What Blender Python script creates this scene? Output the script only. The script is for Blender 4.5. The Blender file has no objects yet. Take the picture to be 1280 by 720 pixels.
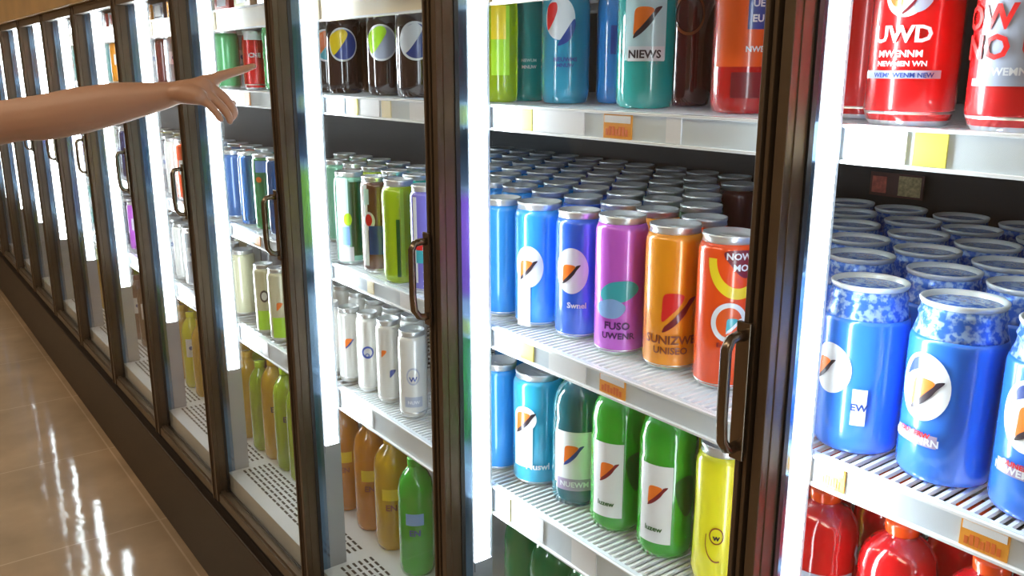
import bpy, bmesh, math, random
from mathutils import Vector, Matrix
random.seed(7)
C = bpy.context.scene.collection
SC = bpy.context.scene
PI = math.pi
EYE = 1.66                      # camera height; heights below are measured from eye level and lifted by EYE

# ---------------------------------------------------------------- camera
cam_d = bpy.data.cameras.new('camera'); cam = bpy.data.objects.new('camera', cam_d); C.objects.link(cam)
cam_d.sensor_width = 36; cam_d.lens = 1092 / 1280 * 36; cam_d.clip_start = .02
th = math.atan(275 / 1092); al = math.atan(840 / (1092 / math.cos(th)))
FH = Vector((-math.cos(al), math.sin(al), 0)); RH = Vector((math.sin(al), math.cos(al), 0))
F = FH * math.cos(th) - Vector((0, 0, math.sin(th))); U = RH.cross(F)
m = Matrix((RH, U, -F)).transposed().to_4x4(); m.translation = (0, 0, EYE); cam.matrix_world = m
SC.camera = cam
# ---------------------------------------------------------------- world, light levels, exposure
SC.view_settings.view_transform = 'Standard'; SC.view_settings.look = 'None'
SC.view_settings.exposure = 0.12; SC.view_settings.gamma = 1.0; SC.view_settings.use_curve_mapping = False
TUBE = 42.0          # cooler light tubes
CEIL = 11.0           # store ceiling fixtures
w = bpy.data.worlds.new('world'); SC.world = w; w.use_nodes = True
w.node_tree.nodes['Background'].inputs[0].default_value = (1, .85, .68, 1)
w.node_tree.nodes['Background'].inputs[1].default_value = .25

# ---------------------------------------------------------------- materials
MATS = {}
def nm(name):
    mt = bpy.data.materials.new(name); mt.use_nodes = True; nt = mt.node_tree
    return mt, nt, nt.nodes['Principled BSDF'], nt.nodes['Material Output']
def pbr(name, col, rough=.4, metal=0., coat=0., spec=.5, trans=0., var=0., bump=0., scale=40., emit=0.):
    if name in MATS: return MATS[name]
    mt, nt, b, o = nm(name); c4 = (*col, 1)
    b.inputs['Base Color'].default_value = c4; b.inputs['Roughness'].default_value = rough
    b.inputs['Metallic'].default_value = metal; b.inputs['Coat Weight'].default_value = coat
    b.inputs['Coat Roughness'].default_value = .06
    b.inputs['Specular IOR Level'].default_value = spec; b.inputs['Transmission Weight'].default_value = trans
    if emit: b.inputs['Emission Color'].default_value = c4; b.inputs['Emission Strength'].default_value = emit
    if var or bump:
        tc = nt.nodes.new('ShaderNodeTexCoord'); n = nt.nodes.new('ShaderNodeTexNoise')
        n.inputs['Scale'].default_value = scale; n.inputs['Detail'].default_value = 3
        nt.links.new(tc.outputs['Object'], n.inputs['Vector'])
        if var:
            r = nt.nodes.new('ShaderNodeMixRGB')
            r.inputs[1].default_value = tuple(max(0, x * (1 - var)) for x in col) + (1,)
            r.inputs[2].default_value = tuple(min(1, x * (1 + var)) for x in col) + (1,)
            nt.links.new(n.outputs['Fac'], r.inputs[0]); nt.links.new(r.outputs[0], b.inputs['Base Color'])
        if bump:
            bp = nt.nodes.new('ShaderNodeBump'); bp.inputs['Strength'].default_value = bump
            bp.inputs['Distance'].default_value = .002
            nt.links.new(n.outputs['Fac'], bp.inputs['Height']); nt.links.new(bp.outputs[0], b.inputs['Normal'])
    MATS[name] = mt; return mt
def glass_mat():
    mt, nt, b, o = nm('door_glass'); nt.nodes.remove(b)
    t = nt.nodes.new('ShaderNodeBsdfTransparent'); t.inputs[0].default_value = (.97, .99, .985, 1)
    g = nt.nodes.new('ShaderNodeBsdfGlossy'); g.inputs['Roughness'].default_value = .0
    lw = nt.nodes.new('ShaderNodeLayerWeight'); lw.inputs[0].default_value = .5
    p = nt.nodes.new('ShaderNodeMath'); p.operation = 'POWER'; p.inputs[1].default_value = 5
    q = nt.nodes.new('ShaderNodeMath'); q.operation = 'MULTIPLY_ADD'; q.inputs[1].default_value = .8; q.inputs[2].default_value = .03
    mx = nt.nodes.new('ShaderNodeMixShader')
    nt.links.new(lw.outputs['Facing'], p.inputs[0]); nt.links.new(p.outputs[0], q.inputs[0])
    nt.links.new(q.outputs[0], mx.inputs[0]); nt.links.new(t.outputs[0], mx.inputs[1]); nt.links.new(g.outputs[0], mx.inputs[2])
    nt.links.new(mx.outputs[0], o.inputs[0]); return mt
GLASS = glass_mat()
def frost_mat():
    mt, nt, b, o = nm('frosted_blue_collar'); tc = nt.nodes.new('ShaderNodeTexCoord')
    n = nt.nodes.new('ShaderNodeTexNoise'); n.inputs['Scale'].default_value = 150; n.inputs['Detail'].default_value = 4; nt.links.new(tc.outputs['Object'], n.inputs[0])
    r = nt.nodes.new('ShaderNodeValToRGB'); r.color_ramp.elements[0].position = .44; r.color_ramp.elements[0].color = (.05, .18, .72, 1); r.color_ramp.elements[1].position = .58; r.color_ramp.elements[1].color = (.40, .58, .90, 1)
    nt.links.new(n.outputs['Fac'], r.inputs[0]); nt.links.new(r.outputs[0], b.inputs['Base Color'])
    b.inputs['Metallic'].default_value = .3; b.inputs['Roughness'].default_value = .25; return mt
def emis(name, col, s):
    mt, nt, b, o = nm(name); nt.nodes.remove(b); e = nt.nodes.new('ShaderNodeEmission')
    e.inputs[0].default_value = (*col, 1); e.inputs[1].default_value = s; nt.links.new(e.outputs[0], o.inputs[0]); return mt
TUBEM = emis('cool_white_tube', (.86, .94, 1.0), TUBE)
FILLTUBE = emis('added_fill_tube', (.86, .94, 1.0), TUBE * .28)  # weak unseen tubes added to brighten the right sides of the drinks
CEILM = emis('warm_ceiling_panel', (1.0, .84, .62), CEIL)
BRONZE = pbr('bronze_aluminium', (.155, .115, .078), .36, .55, 0, .5, 0, .12, .1, 30)
DARK = pbr('black_rubber_gasket', (.012, .012, .014), .5)
STEEL = pbr('brushed_steel', (.55, .57, .60), .25, .9, 0, .5, 0, .06, .05, 60)
BLUESTEEL = pbr('blue_steel_reflector', (.16, .26, .38), .15, .9)
MULL = pbr('grey_mullion_enamel', (.42, .45, .50), .3, .1, .3, .5, 0, .04, 0, 20)
WHITEP = pbr('white_enamel', (.78, .80, .82), .35, 0, .3, .5, 0, .05, 0, 30)
WIRE = pbr('white_coated_wire', (.80, .82, .84), .3, .1, .3)
CHAN = pbr('price_channel_plastic', (.74, .82, .96), .16, .05, .5, .5, 0, .18, 0, 9)
CHANW = pbr('channel_lip', (.85, .87, .90), .25, 0, .5)
LINER = pbr('dark_cooler_liner', (.010, .014, .022), .5, 0, 0, .4, 0, .5, .1, 6)
KICK = pbr('dark_brown_kickplate', (.040, .027, .018), .45, .0, .0, .5, 0, .2, 0, 4)
SILVER = pbr('aluminium_lid', (.86, .88, .90), .28, .7)
HANDLE = pbr('aged_bronze_handle', (.22, .17, .12), .22, .9, .3)
LIDW = pbr('pale_lid', (.80, .86, .86), .3, .25, .3)
COLLAR = frost_mat()
SKIN = None

# ---------------------------------------------------------------- mesh helpers
def link(o, parent=None):
    C.objects.link(o)
    if parent: o.parent = parent
    return o
def mesh_from(name, verts, faces, mat, smooth=False):
    me = bpy.data.meshes.new(name); me.from_pydata([tuple(v) for v in verts], [], faces); me.update()
    me.materials.append(mat)
    if smooth: me.shade_smooth()
    return me
class MB:
    def __init__(s): s.v = []; s.f = []
    def box(s, x0, x1, y0, y1, z0, z1):
        b = len(s.v); s.v += [(x, y, z) for z in (z0, z1) for y in (y0, y1) for x in (x0, x1)]
        s.f += [tuple(b + i for i in q) for q in ((0, 2, 3, 1), (4, 5, 7, 6), (0, 1, 5, 4), (2, 6, 7, 3), (0, 4, 6, 2), (1, 3, 7, 5))]; return s
    def tube(s, pts, r, n=8, sq=1.0):
        pts = [Vector(p) for p in pts]; b = len(s.v); up = None
        for i, p in enumerate(pts):
            d = ((pts[min(i + 1, len(pts) - 1)] - p).normalized() + (p - pts[max(i - 1, 0)]).normalized()).normalized()
            if up is None: up = Vector((0, 0, 1)) if abs(d.z) < .9 else Vector((1, 0, 0))
            a = d.cross(up).normalized(); c = a.cross(d); up = c
            rr = r[i] if isinstance(r, (list, tuple)) else r
            for k in range(n):
                t = 2 * PI * k / n; s.v.append(tuple(p + a * math.cos(t) * rr + c * math.sin(t) * rr * sq))
        for i in range(len(pts) - 1):
            for k in range(n):
                k2 = (k + 1) % n; s.f.append((b + i * n + k, b + i * n + k2, b + (i + 1) * n + k2, b + (i + 1) * n + k))
        s.f.append(tuple(b + k for k in range(n))[::-1]); s.f.append(tuple(b + (len(pts) - 1) * n + k for k in range(n))); return s
    def obj(s, name, mat, parent=None, bevel=0, smooth=False):
        me = mesh_from(name, s.v, s.f, mat, smooth); o = link(bpy.data.objects.new(name, me), parent)
        if bevel:
            md = o.modifiers.new('bevel', 'BEVEL'); md.width = bevel; md.segments = 2; md.limit_method = 'ANGLE'
        return o
def lathe(name, prof, mat, seg=40, flat_deg=None):
    v = []; f = []
    for (r, z) in prof:
        for k in range(seg):
            t = 2 * PI * k / seg; v.append((r * math.cos(t), r * math.sin(t), z))
    for i in range(len(prof) - 1):
        for k in range(seg):
            k2 = (k + 1) % seg; f.append((i * seg + k, i * seg + k2, (i + 1) * seg + k2, (i + 1) * seg + k))
    f.append(tuple(range(seg))[::-1]); f.append(tuple((len(prof) - 1) * seg + k for k in range(seg)))
    me = mesh_from(name, v, f, mat, True)
    return me
def empty(name, loc, label, cat, group=None, rz=0):
    o = link(bpy.data.objects.new(name, None)); o.location = loc; o.rotation_euler.z = rz
    o.empty_display_size = .05; o['label'] = label; o['category'] = cat
    if group: o['group'] = group
    return o
def struct(o): o['kind'] = 'structure'; return o

# decals printed on a can: flat outline -> triangulated, cut small, wrapped on the cylinder of radius r
def wrap(me, r, az, off):
    bm = bmesh.new(); bm.from_mesh(me); bmesh.ops.triangulate(bm, faces=bm.faces[:])
    for _ in range(3):
        es = [e for e in bm.edges if e.calc_length() > .006]
        if not es: break
        bmesh.ops.subdivide_edges(bm, edges=es, cuts=1); bmesh.ops.triangulate(bm, faces=[f for f in bm.faces if len(f.verts) > 3])
    for v in bm.verts:
        a = az + v.co.x / r; z = v.co.y
        v.co = ((r + off) * math.cos(a), (r + off) * math.sin(a), z)
    bm.normal_update()
    for f in bm.faces:
        c = f.calc_center_median()
        if f.normal.x * c.x + f.normal.y * c.y < 0: f.normal_flip()
    bm.to_mesh(me); bm.free(); me.shade_smooth(); return me
def poly_me(name, pts, mat):
    return mesh_from(name, [(x, y, 0) for x, y in pts], [tuple(range(len(pts)))], mat)
def spline(pts, n=6):
    out = []; N = len(pts)
    for i in range(N):
        p0, p1, p2, p3 = (Vector(pts[(i + j - 1) % N]) for j in range(4))
        for k in range(n):
            t = k / n
            out.append(tuple(.5 * ((2 * p1) + (p2 - p0) * t + (2 * p0 - 5 * p1 + 4 * p2 - p3) * t * t + (3 * p1 - p0 - 3 * p2 + p3) * t ** 3)))
    return out
TXT = {}
def text_me(s, size, mat, bold=.0):
    cu = bpy.data.curves.new('t', 'FONT'); cu.body = s; cu.size = size; cu.align_x = 'CENTER'; cu.resolution_u = 2; cu.offset = bold * size
    ob = bpy.data.objects.new('t', cu); C.objects.link(ob); bpy.context.view_layer.update()
    me = bpy.data.meshes.new_from_object(ob.evaluated_get(bpy.context.evaluated_depsgraph_get()))
    bpy.data.objects.remove(ob); bpy.data.curves.remove(cu)
    me.materials.clear(); me.materials.append(mat); return me
def col(name, rgb): return pbr('print_' + name, rgb, .3, 0, .6)
INK = {'white': col('white', (.82, .84, .87)), 'orange': col('orange', (.90, .20, .02)), 'black': col('black', (.03, .02, .03)),
       'navy': col('navy', (.02, .06, .30)), 'red': col('red', (.75, .02, .02)), 'yellow': col('yellow', (.95, .70, .02)),
       'grey': col('grey', (.42, .47, .60)), 'teal': col('teal', (.04, .42, .50)), 'lime': col('lime', (.45, .80, .03)),
       'maroon': col('maroon', (.20, .01, .02)), 'pale': col('pale', (.55, .78, .80)), 'sky': col('sky', (.25, .45, .85)),
       'deepgreen': col('deep_green', (.005, .10, .01)), 'mauve': col('mauve', (.40, .33, .50)), 'violet': col('violet', (.07, .005, .12)),
       'redor': col('red_orange', (.80, .10, .01)), 'brown': col('brown', (.25, .06, .01)), 'cream': col('cream', (.80, .80, .55))}
LEAF = spline([(-.42, .50), (.10, .62), (.55, .48), (.35, .0), (-.05, -.45), (-.48, -.85), (-.50, -.2)])
SWISH = spline([(-.50, -1.0), (-.05, -.72), (.42, -.22), (.66, .18), (.98, .62), (.66, .56), (.52, .35), (.22, -.02), (-.12, -.42), (-.42, -.72)])
def ell(rx, ry, n=36): return [(rx * math.cos(2 * PI * k / n), ry * math.sin(2 * PI * k / n)) for k in range(n)]
def ring_me(name, ro, ri, mat, n=40, a0=0, a1=2 * PI, sy=1.0):
    v = []; f = []
    for k in range(n + 1):
        t = a0 + (a1 - a0) * k / n
        v += [(ro * math.cos(t), ro * sy * math.sin(t), 0), (ri * math.cos(t), ri * sy * math.sin(t), 0)]
    for k in range(n): f.append((2 * k, 2 * k + 2, 2 * k + 3, 2 * k + 1))
    return mesh_from(name, v, f, mat)
def shift(me, dx, dz, s=1):
    for v in me.vertices: v.co = (v.co.x * s + dx, v.co.y * s + dz, 0)
    return me
def decal(root, r, az, h, specs):
    parent = root
    order = 0
    for sp in specs:
        kind, ink, dx, z = sp[0], sp[1], sp[2] * r, sp[3] * h; order += 1; off = .0007 + .00035 * order
        mt = INK[ink]; items = []
        if kind == 'disc': items.append(('label', poly_me('label', ell(sp[4] * r, sp[5] * r), mt)))
        elif kind == 'rect': items.append(('label', poly_me('label', [(-sp[4] * r, -sp[5] * h), (sp[4] * r, -sp[5] * h), (sp[4] * r, sp[5] * h), (-sp[4] * r, sp[5] * h)], mt)))
        elif kind == 'poly': items.append(('emblem', poly_me('emblem', [(x * sp[4] * r, y * sp[4] * r) for x, y in sp[5]], mt)))
        elif kind == 'bolt':
            s = sp[4] * r
            items.append(('emblem', poly_me('emblem', [(x * s, y * s) for x, y in LEAF], mt)))
            items.append(('emblem_edge', poly_me('emblem_edge', [(x * s, y * s) for x, y in SWISH], INK[sp[5]])))
        elif kind == 'ring': items.append(('emblem', ring_me('emblem', sp[4] * r, sp[5] * r, mt, a0=sp[6], a1=sp[7], sy=sp[8])))
        elif kind == 'text': items.append(('lettering', text_me(sp[5], sp[4] * r, mt, .03)))
        for i, (n, me) in enumerate(items):
            shift(me, dx, z); wrap(me, r, az, off + .00035 * i)
            link(bpy.data.objects.new(n, me), root)
        order += len(items) - 1

# ---------------------------------------------------------------- drink containers
PCOL = {'blue': (.035, .22, .88), 'royal': (.03, .14, .75), 'skyblue': (.04, .34, .92), 'cyan': (.04, .45, .72), 'teal': (.02, .46, .44),
        'darkteal': (.02, .16, .20), 'green': (.05, .52, .03), 'lime': (.42, .62, .01), 'yellow': (.95, .90, .02), 'orange': (.98, .36, .01),
        'redorange': (.98, .09, .008), 'red': (.72, .008, .012), 'purple': (.62, .12, .74), 'violet': (.22, .20, .72), 'cola': (.035, .016, .018),
        'maroon': (.14, .02, .02), 'white': (.88, .88, .84), 'cream': (.72, .70, .48), 'amber': (.80, .30, .01), 'gold': (.80, .48, .01),
        'silver': (.45, .48, .52), 'navy': (.01, .02, .12), 'mint': (.25, .60, .42), 'palegreen': (.10, .42, .16), 'grey': (.18, .19, .22),
        'brown': (.16, .06, .03), 'steelblue': (.05, .16, .45), 'darkgreen': (.01, .10, .03)}
def can_mat(c): return pbr('can_' + c, PCOL[c], .26, .12, .9, .6)
def pet_mat(c): return pbr('liquid_' + c, PCOL[c], .12, 0, 1.0, .6, .30)
MC = {}
def cached(key, fn):
    if key not in MC: MC[key] = fn()
    return MC[key]
def can_meshes(style, c, r, h):
    R = round
    if style == 'can':      # straight drink can with a recessed lid
        body = [(.80 * r, .003), (.92 * r, .006), (r, .018 if c in ('red', 'white') else .012), (r, h - .026), (.985 * r, h - .021), (.90 * r, h - .012)]
        lid = [(.90 * r, h - .0125), (.87 * r, h - .006), (.90 * r, h - .004), (.90 * r, h), (.85 * r, h), (.83 * r, h - .006), (.2 * r, h - .007), (0.001, h - .007)]
        base = [(.70 * r, .003), (.78 * r, 0), (.84 * r, .001), (.92 * r, .0065), (.985 * r, .0155 if c in ('red', 'white') else .0095)]
        return [('body', body, can_mat(c)), ('lid', lid, SILVER), ('base_rim', base, SILVER)]
    if style == 'jug':      # wide-mouthed can with a stepped silver neck
        body = [(.90 * r, 0), (.97 * r, .003), (r, .009), (r, h - .050), (.99 * r, h - .044), (.95 * r, h - .039)]
        collar = [(.95 * r, h - .0395), (.92 * r, h - .034), (.87 * r, h - .026), (.86 * r, h - .020), (.89 * r, h - .017), (.85 * r, h - .013), (.84 * r, h - .006)]
        neck = [(.84 * r, h - .0065), (.87 * r, h - .004), (.885 * r, h - .001), (.87 * r, h), (.82 * r, h), (.80 * r, h - .004), (.74 * r, h - .013), (.3 * r, h - .016), (.001, h - .016)]
        return [('body', body, can_mat(c)), ('collar', collar, COLLAR), ('lid', neck, LIDW)]
    if style == 'cup':      # clear-walled tumbler bottle with rounded foot
        body = [(.80 * r, 0), (.93 * r, .003), (.99 * r, .014), (r, .030), (r, h - .02), (.96 * r, h - .006), (.90 * r, h)]
        lid = [(.90 * r, h), (.93 * r, h + .002), (.93 * r, h + .008), (.80 * r, h + .010), (.001, h + .010)]
        return [('body', body, pet_mat(c)), ('lid', lid, SILVER)]
    if style == 'bottle':   # plastic bottle with shoulder, neck and screw cap
        body = [(.72 * r, 0), (.92 * r, .003), (r, .016), (r, .10 * h + .01), (.975 * r, .16 * h), (r, .20 * h), (r, .62 * h), (.97 * r, .65 * h), (r, .68 * h),
                (.98 * r, .75 * h), (.88 * r, .82 * h), (.68 * r, .875 * h), (.46 * r, .91 * h), (.36 * r, .93 * h), (.36 * r, .955 * h)]
        cap = [(.42 * r, .935 * h), (.43 * r, .94 * h), (.43 * r, .99 * h), (.40 * r, h), (.001, h)]
        cm = {'red': 'redorange', 'amber': 'amber', 'gold': 'gold'}.get(c, c)
        return [('body', body, pet_mat(c)), ('cap', cap, can_mat(cm if c != 'darkteal' else 'cyan'))]
    if style == 'tallcan':  # waisted energy can
        body = [(.80 * r, 0), (.93 * r, .006), (r, .02), (.985 * r, .3 * h), (.97 * r, .5 * h), (.985 * r, .7 * h), (r, h - .035), (.97 * r, h - .026), (.86 * r, h - .014)]
        lid = [(.86 * r, h - .0145), (.80 * r, h - .009), (.86 * r, h - .005), (.86 * r, h), (.80 * r, h), (.78 * r, h - .006), (.001, h - .007)]
        return [('body', body, can_mat(c)), ('lid', lid, SILVER)]
def product(style, c, r, h, x, y, z, label, decals=(), az=0., group=None, simple=False, name=None, dh=None):
    nmn = name or {'can': 'drink_can', 'jug': 'wide_mouth_can', 'cup': 'drink_bottle', 'bottle': 'drink_bottle', 'tallcan': 'energy_drink_can'}[style]
    root = empty(nmn, (x, y, z + EYE), label, 'bottle' if 'bottle' in nmn else 'can', group)
    for (n, prof, mt) in cached((style, c, r, h), lambda: can_meshes(style, c, r, h)):
        me = cached((n, style, c, r, h), lambda: lathe(n, prof, mt, 44 if not simple else 28))
        link(bpy.data.objects.new(n, me), root)
    if style in ('can', 'tallcan') and not simple:
        def tab():
            b = MB(); zz = h - .0055
            b.box(-.30 * r, .30 * r, -.15 * r, .15 * r, zz, zz + .0012).box(.0, .5 * r, -.10 * r, .10 * r, zz + .0012, zz + .002); return mesh_from('pull_tab', b.v, b.f, SILVER)
        link(bpy.data.objects.new('pull_tab', cached(('tab', r, h), tab)), root)
    if decals:
        a = math.atan2(-y, -x) + az
        decal(root, r, a, dh or h, decals)
    return root
def copy_tree(src, loc, label=None, group=None, rz=None):
    r = src.copy(); C.objects.link(r); r.location = loc
    if label: r['label'] = label
    if group: r['group'] = group
    if rz is not None: r.rotation_euler.z = rz
    for ch in src.children:
        c = ch.copy(); C.objects.link(c); c.parent = r
    return r

# ---------------------------------------------------------------- the row of glass-door cooler bays
XK = [.085, -.5545, -1.205, -1.845, -2.525, -3.16] + [-3.16 - .65 * j for j in range(1, 9)]   # post centres, right to left
GY = .77              # plane of the door glass
SF = .86              # plane of the shelf fronts
ST = {0: .150, 1: -.062, 2: -.445, 3: -.750}      # tops of the shelves from eye level
SB = {0: .098, 1: -.100, 2: -.480, 3: -.803}      # bottoms of their price channels
DECK = -1.215
ORD = ['rightmost', 'second', 'third', 'fourth', 'fifth', 'sixth', 'seventh', 'eighth', 'ninth', 'tenth', 'eleventh', 'twelfth', 'thirteenth']
OD = ['first', 'second', 'third', 'fourth', 'fifth', 'sixth', 'seventh', 'eighth', 'ninth', 'tenth', 'eleventh', 'twelfth']
BAYL = ['glass-door cooler bay at the right edge holding red and bright blue cans',
        'glass-door cooler bay with the purple, orange and red cans on its middle shelf',
        'glass-door cooler bay with colas on top and white cans on the lower shelf',
        'glass-door cooler bay that the hand is pointing at'] + \
       ['narrow-looking glass-door cooler bay, %s one left of the pointing hand' % o for o in ['first', 'second', 'third', 'fourth', 'fifth', 'sixth', 'seventh', 'eighth', 'ninth']]
def handle_mb(xc):
    b = MB(); z0, z1, y0, y1 = -.405 + EYE, -.278 + EYE, GY - .036, GY - .066
    pts = [(xc, y0, z1), (xc, y0 - .012, z1 + .002), (xc, y1 + .006, z1), (xc, y1, z1 - .010), (xc, y1, z1 - .04), (xc, y1, z0 + .04), (xc, y1 + .002, z0 + .014), (xc, y1 + .010, z0 + .003), (xc, y0 - .010, z0), (xc, y0, z0 + .002)]
    b.tube(pts, .0062, 10); return b
for b in range(13):
    xr, xl = XK[b], XK[b + 1]
    root = empty('glass_door_cooler', ((xl + xr) / 2, 1.2, 0), BAYL[b], 'cooler')
    root_x, root_y = (xl + xr) / 2, 1.2
    def put(mb, name, mat, parent, bevel=0, smooth=False):
        mb.v = [(x - root_x, y - root_y, z) for x, y, z in mb.v]; return mb.obj(name, mat, parent, bevel, smooth)
    zb, zt = -1.30 + EYE, .228 + EYE
    # door: outer frame
    a, c = xl + .0015, xr - .0025; sw = .0155
    d = MB()
    for (s0, s1) in ((a, a + sw), (c - sw, c)):
        d.box(s0, s1, GY - .018, GY + .004, zb, zt); mid = (s0 + s1) / 2
        if s0 == a: mid = s0
        else: d.box(s0 + .001, mid - .001, GY - .034, GY - .016, zb + .002, zt - .002)
        d.box(mid + .0012, s1 - .0012, GY - .030, GY - .016, zb + .002, zt - .002)
    d.box(a + sw, c - sw, GY - .026, GY + .004, zb, zb + .028); d.box(a + sw, c - sw, GY - .020, GY - .006, zb + .028, zb + .036)
    d.box(a + sw, c - sw, GY - .026, GY + .004, zt - .03, zt)
    door = put(d, 'door', BRONZE, root, .0012)
    g = MB(); g.box(a + sw - .001, c - sw + .001, GY - .004, GY + .002, zb + .028, zt - .03); put(g, 'glass_pane', GLASS, door)
    gk = MB()
    for (s0, s1) in ((a + sw, a + sw + .003), (c - sw - .005, c - sw)): gk.box(s0, s1, GY + .0022, GY + .010, zb + .03, zt - .03)
    gk.box(a + .002, c - .002, GY + .0045, GY + .010, zb + .004, zb + .03); put(gk, 'gasket', DARK, door)
    put(handle_mb(c - .010), 'handle', HANDLE, door, 0, True)
    hp = MB(); hx = c - .010; hp.box(hx - .009, hx + .009, GY - .040, GY - .035, -.420 + EYE, -.262 + EYE); put(hp, 'handle_plate', HANDLE, door, .001)
    # half mullions on both sides; left light tube, right added fill tube
    for xm, sgn in ((xl, 1), (xr, -1)):
        mu = MB(); mu.box(min(xm, xm + sgn * .007), max(xm, xm + sgn * .007), GY + .012, GY + .078, zb + .03, zt); mo = put(mu, 'mullion', MULL, root, .0008)
        sl = MB(); sl.box(min(xm + sgn * .0072, xm + sgn * .0082), max(xm + sgn * .0072, xm + sgn * .0082), GY + .0125, GY + .033, zb + .03, zt - .02); put(sl, 'reflector_strip', BLUESTEEL, mo)
        t = MB(); n = 7; y0, y1 = GY + .037, GY + .072; v = []
        for i in range(n):
            u = i / (n - 1); yy = y0 + (y1 - y0) * u; xx = xm + sgn * (.0072 + .005 * math.sin(PI * u)); v += [(xx, yy, -.885 + EYE), (xx, yy, zt - .02)]
        t.v = v; t.f = [(2 * i, 2 * i + 2, 2 * i + 3, 2 * i + 1) for i in range(n - 1)] + [tuple(range(0, 2 * n, 2)), tuple(range(1, 2 * n, 2))[::-1], (0, 1, 2 * n - 1, 2 * n - 2)]
        put(t, 'light_or_fill_tube', TUBEM if sgn > 0 else FILLTUBE, mo)
        cp = MB(); cp.box(min(xm + sgn * .0072, xm + sgn * .012), max(xm + sgn * .0072, xm + sgn * .012), y0 - .001, y1 + .001, -.905 + EYE, -.8855 + EYE); put(cp, 'tube_cap', MULL, mo)
    # liner: back panel with vertical ribs, deck with drain grille
    lb = MB(); lb.box(xl, xr, 1.62, 1.64, zb, zt)
    for i in range(14 if b == 0 else 0):
        xx = xl + (xr - xl) * (i + .5) / 14; lb.box(xx - .012, xx + .012, 1.612, 1.62, zb + .07, zt - .02)
    put(lb, 'back_panel', LINER, root)
    lt = MB(); lt.box(xl, xr, GY + .012, 1.64, zt, zt + .02); put(lt, 'top_panel', LINER, root)
    fl = MB(); fl.box(xl, xr, GY + .012, 1.61, zb, DECK + EYE); put(fl, 'deck', WHITEP, root)
    gr = MB(); ny = 5
    nx = 22
    for i in range(nx):
        x0 = xl + .02 + (xr - xl - .04) * i / nx
        for j in range(6):
            yy = GY + .052 + j * .016
            gr.box(x0 + .004, x0 + (xr - xl - .04) / nx - .004, yy, yy + .006, DECK + EYE + .0002, DECK + EYE + .0012)
    put(gr, 'drain_slots', DARK, root)
    # shelves of bars with price channels
    for s in (0, 1, 2, 3):
        top = ST[s] + EYE
        sm = MB()
        n = max(8, int((xr - xl) / (.0125 if b < 3 else .03)))
        for i in range(n):
            xx = xl + (xr - xl) * (i + .5) / n; sm.box(xx - .0023, xx + .0023, SF + .004, 1.60, top - .005, top)
        for yy in (SF + .012, 1.1, 1.35, 1.585): sm.box(xl, xr, yy, yy + .008, top - .012, top - .0052)
        so = put(sm, 'shelf', WIRE, root)
        ch = MB(); zb2 = SB[s] + EYE; zt2 = (ST[s] + .004 + EYE)
        ch.box(xl + .001, xr - .001, SF - .004, SF + .003, zb2, zt2)
        put(ch, 'price_channel', CHAN if s else pbr('warm_lit_channel', (.88, .74, .50), .3, 0, .5, .5, 0, .15, 0, 12), so)  # uppermost channel has the warm light on it put into its colour
        li = MB(); li.box(xl + .001, xr - .001, SF - .010, SF - .0042, zt2 - .004, zt2); li.box(xl + .001, xr - .001, SF - .010, SF - .0042, zb2, zb2 + .004); put(li, 'channel_lip', CHANW, so, .0008)
        if s and b < 8:
            tags = {(0, 1): [(-.508, .062, 'tagwhite'), (-.452, .034, 'tagyellow'), (-.29, .05, 'tagorange')], (0, 2): [(-.524, .034, 'tagorange'), (-.350, .048, 'tagorange')],
                    (0, 3): [(-.36, .04, 'tagorange')],
                    (1, 1): [(-1.106, .026, 'tagyellow'), (-1.03, .12, 'tagwhite'), (-.900, .056, 'tagorange'), (-.795, .026, 'tagwhite')], (1, 2): [(-1.103, .034, 'tagyellow'), (-.895, .055, 'tagorange'), (-1.0, .09, 'tagwhite')],
                    (1, 3): [(-1.162, .022, 'tagyellow'), (-1.09, .07, 'tagwhite'), (-.95, .06, 'tagwhite')],
                    (2, 1): [(-1.76, .03, 'tagblue'), (-1.70, .03, 'tagyellow'), (-1.562, .036, 'tagcream'), (-1.42, .10, 'tagwhite'), (-1.63, .08, 'tagwhite')],
                    (2, 2): [(-1.66, .028, 'tagcream'), (-1.5, .06, 'tagwhite')], (2, 3): [(-1.7, .05, 'tagwhite'), (-1.36, .03, 'tagorange')]}.get((b, s),
                    [(xl + (xr - xl) * q, .04, random.choice(['tagwhite', 'tagyellow', 'tagorange'])) for q in (.3, .6, .85)])
            for (tx, tw, tcn) in tags:
                tc = {'tagwhite': (.85, .86, .90), 'tagyellow': (.90, .80, .15), 'tagorange': (.90, .38, .04), 'tagblue': (.25, .50, .85), 'tagcream': (.85, .72, .40)}[tcn]
                tg = MB(); hgt = zt2 - zb2; tg.box(tx - tw / 2, tx + tw / 2, SF - .0062, SF - .0042, zb2 + .0045, zt2 - .0045)
                to = put(tg, 'price_tag', pbr(tcn, tc, .35, 0, .4), so)
                if tcn == 'tagorange' and b < 2:
                    hd = MB(); hd.box(tx - tw / 2 + .002, tx + tw / 2 - .002, SF - .0068, SF - .0063, zb2 + hgt * .62, zt2 - .006)
                    put(hd, 'tag_header', pbr('tagwhite', (.85, .86, .90), .35, 0, .4), to)
                if b < 2 and tcn == 'tagorange':
                    bars = MB()
                    for q in range(7):
                        bx = tx - tw / 2 + .005 + q * (tw - .010) / 7; bh = hgt * (.30 if q % 3 else .22); bars.box(bx, bx + (tw - .01) / 10, SF - .0068, SF - .0063, zb2 + hgt * .2, zb2 + hgt * .2 + bh)
                    put(bars, 'print', pbr('print_tag_ink', (.75, .16, .02), .5), to)
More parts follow.
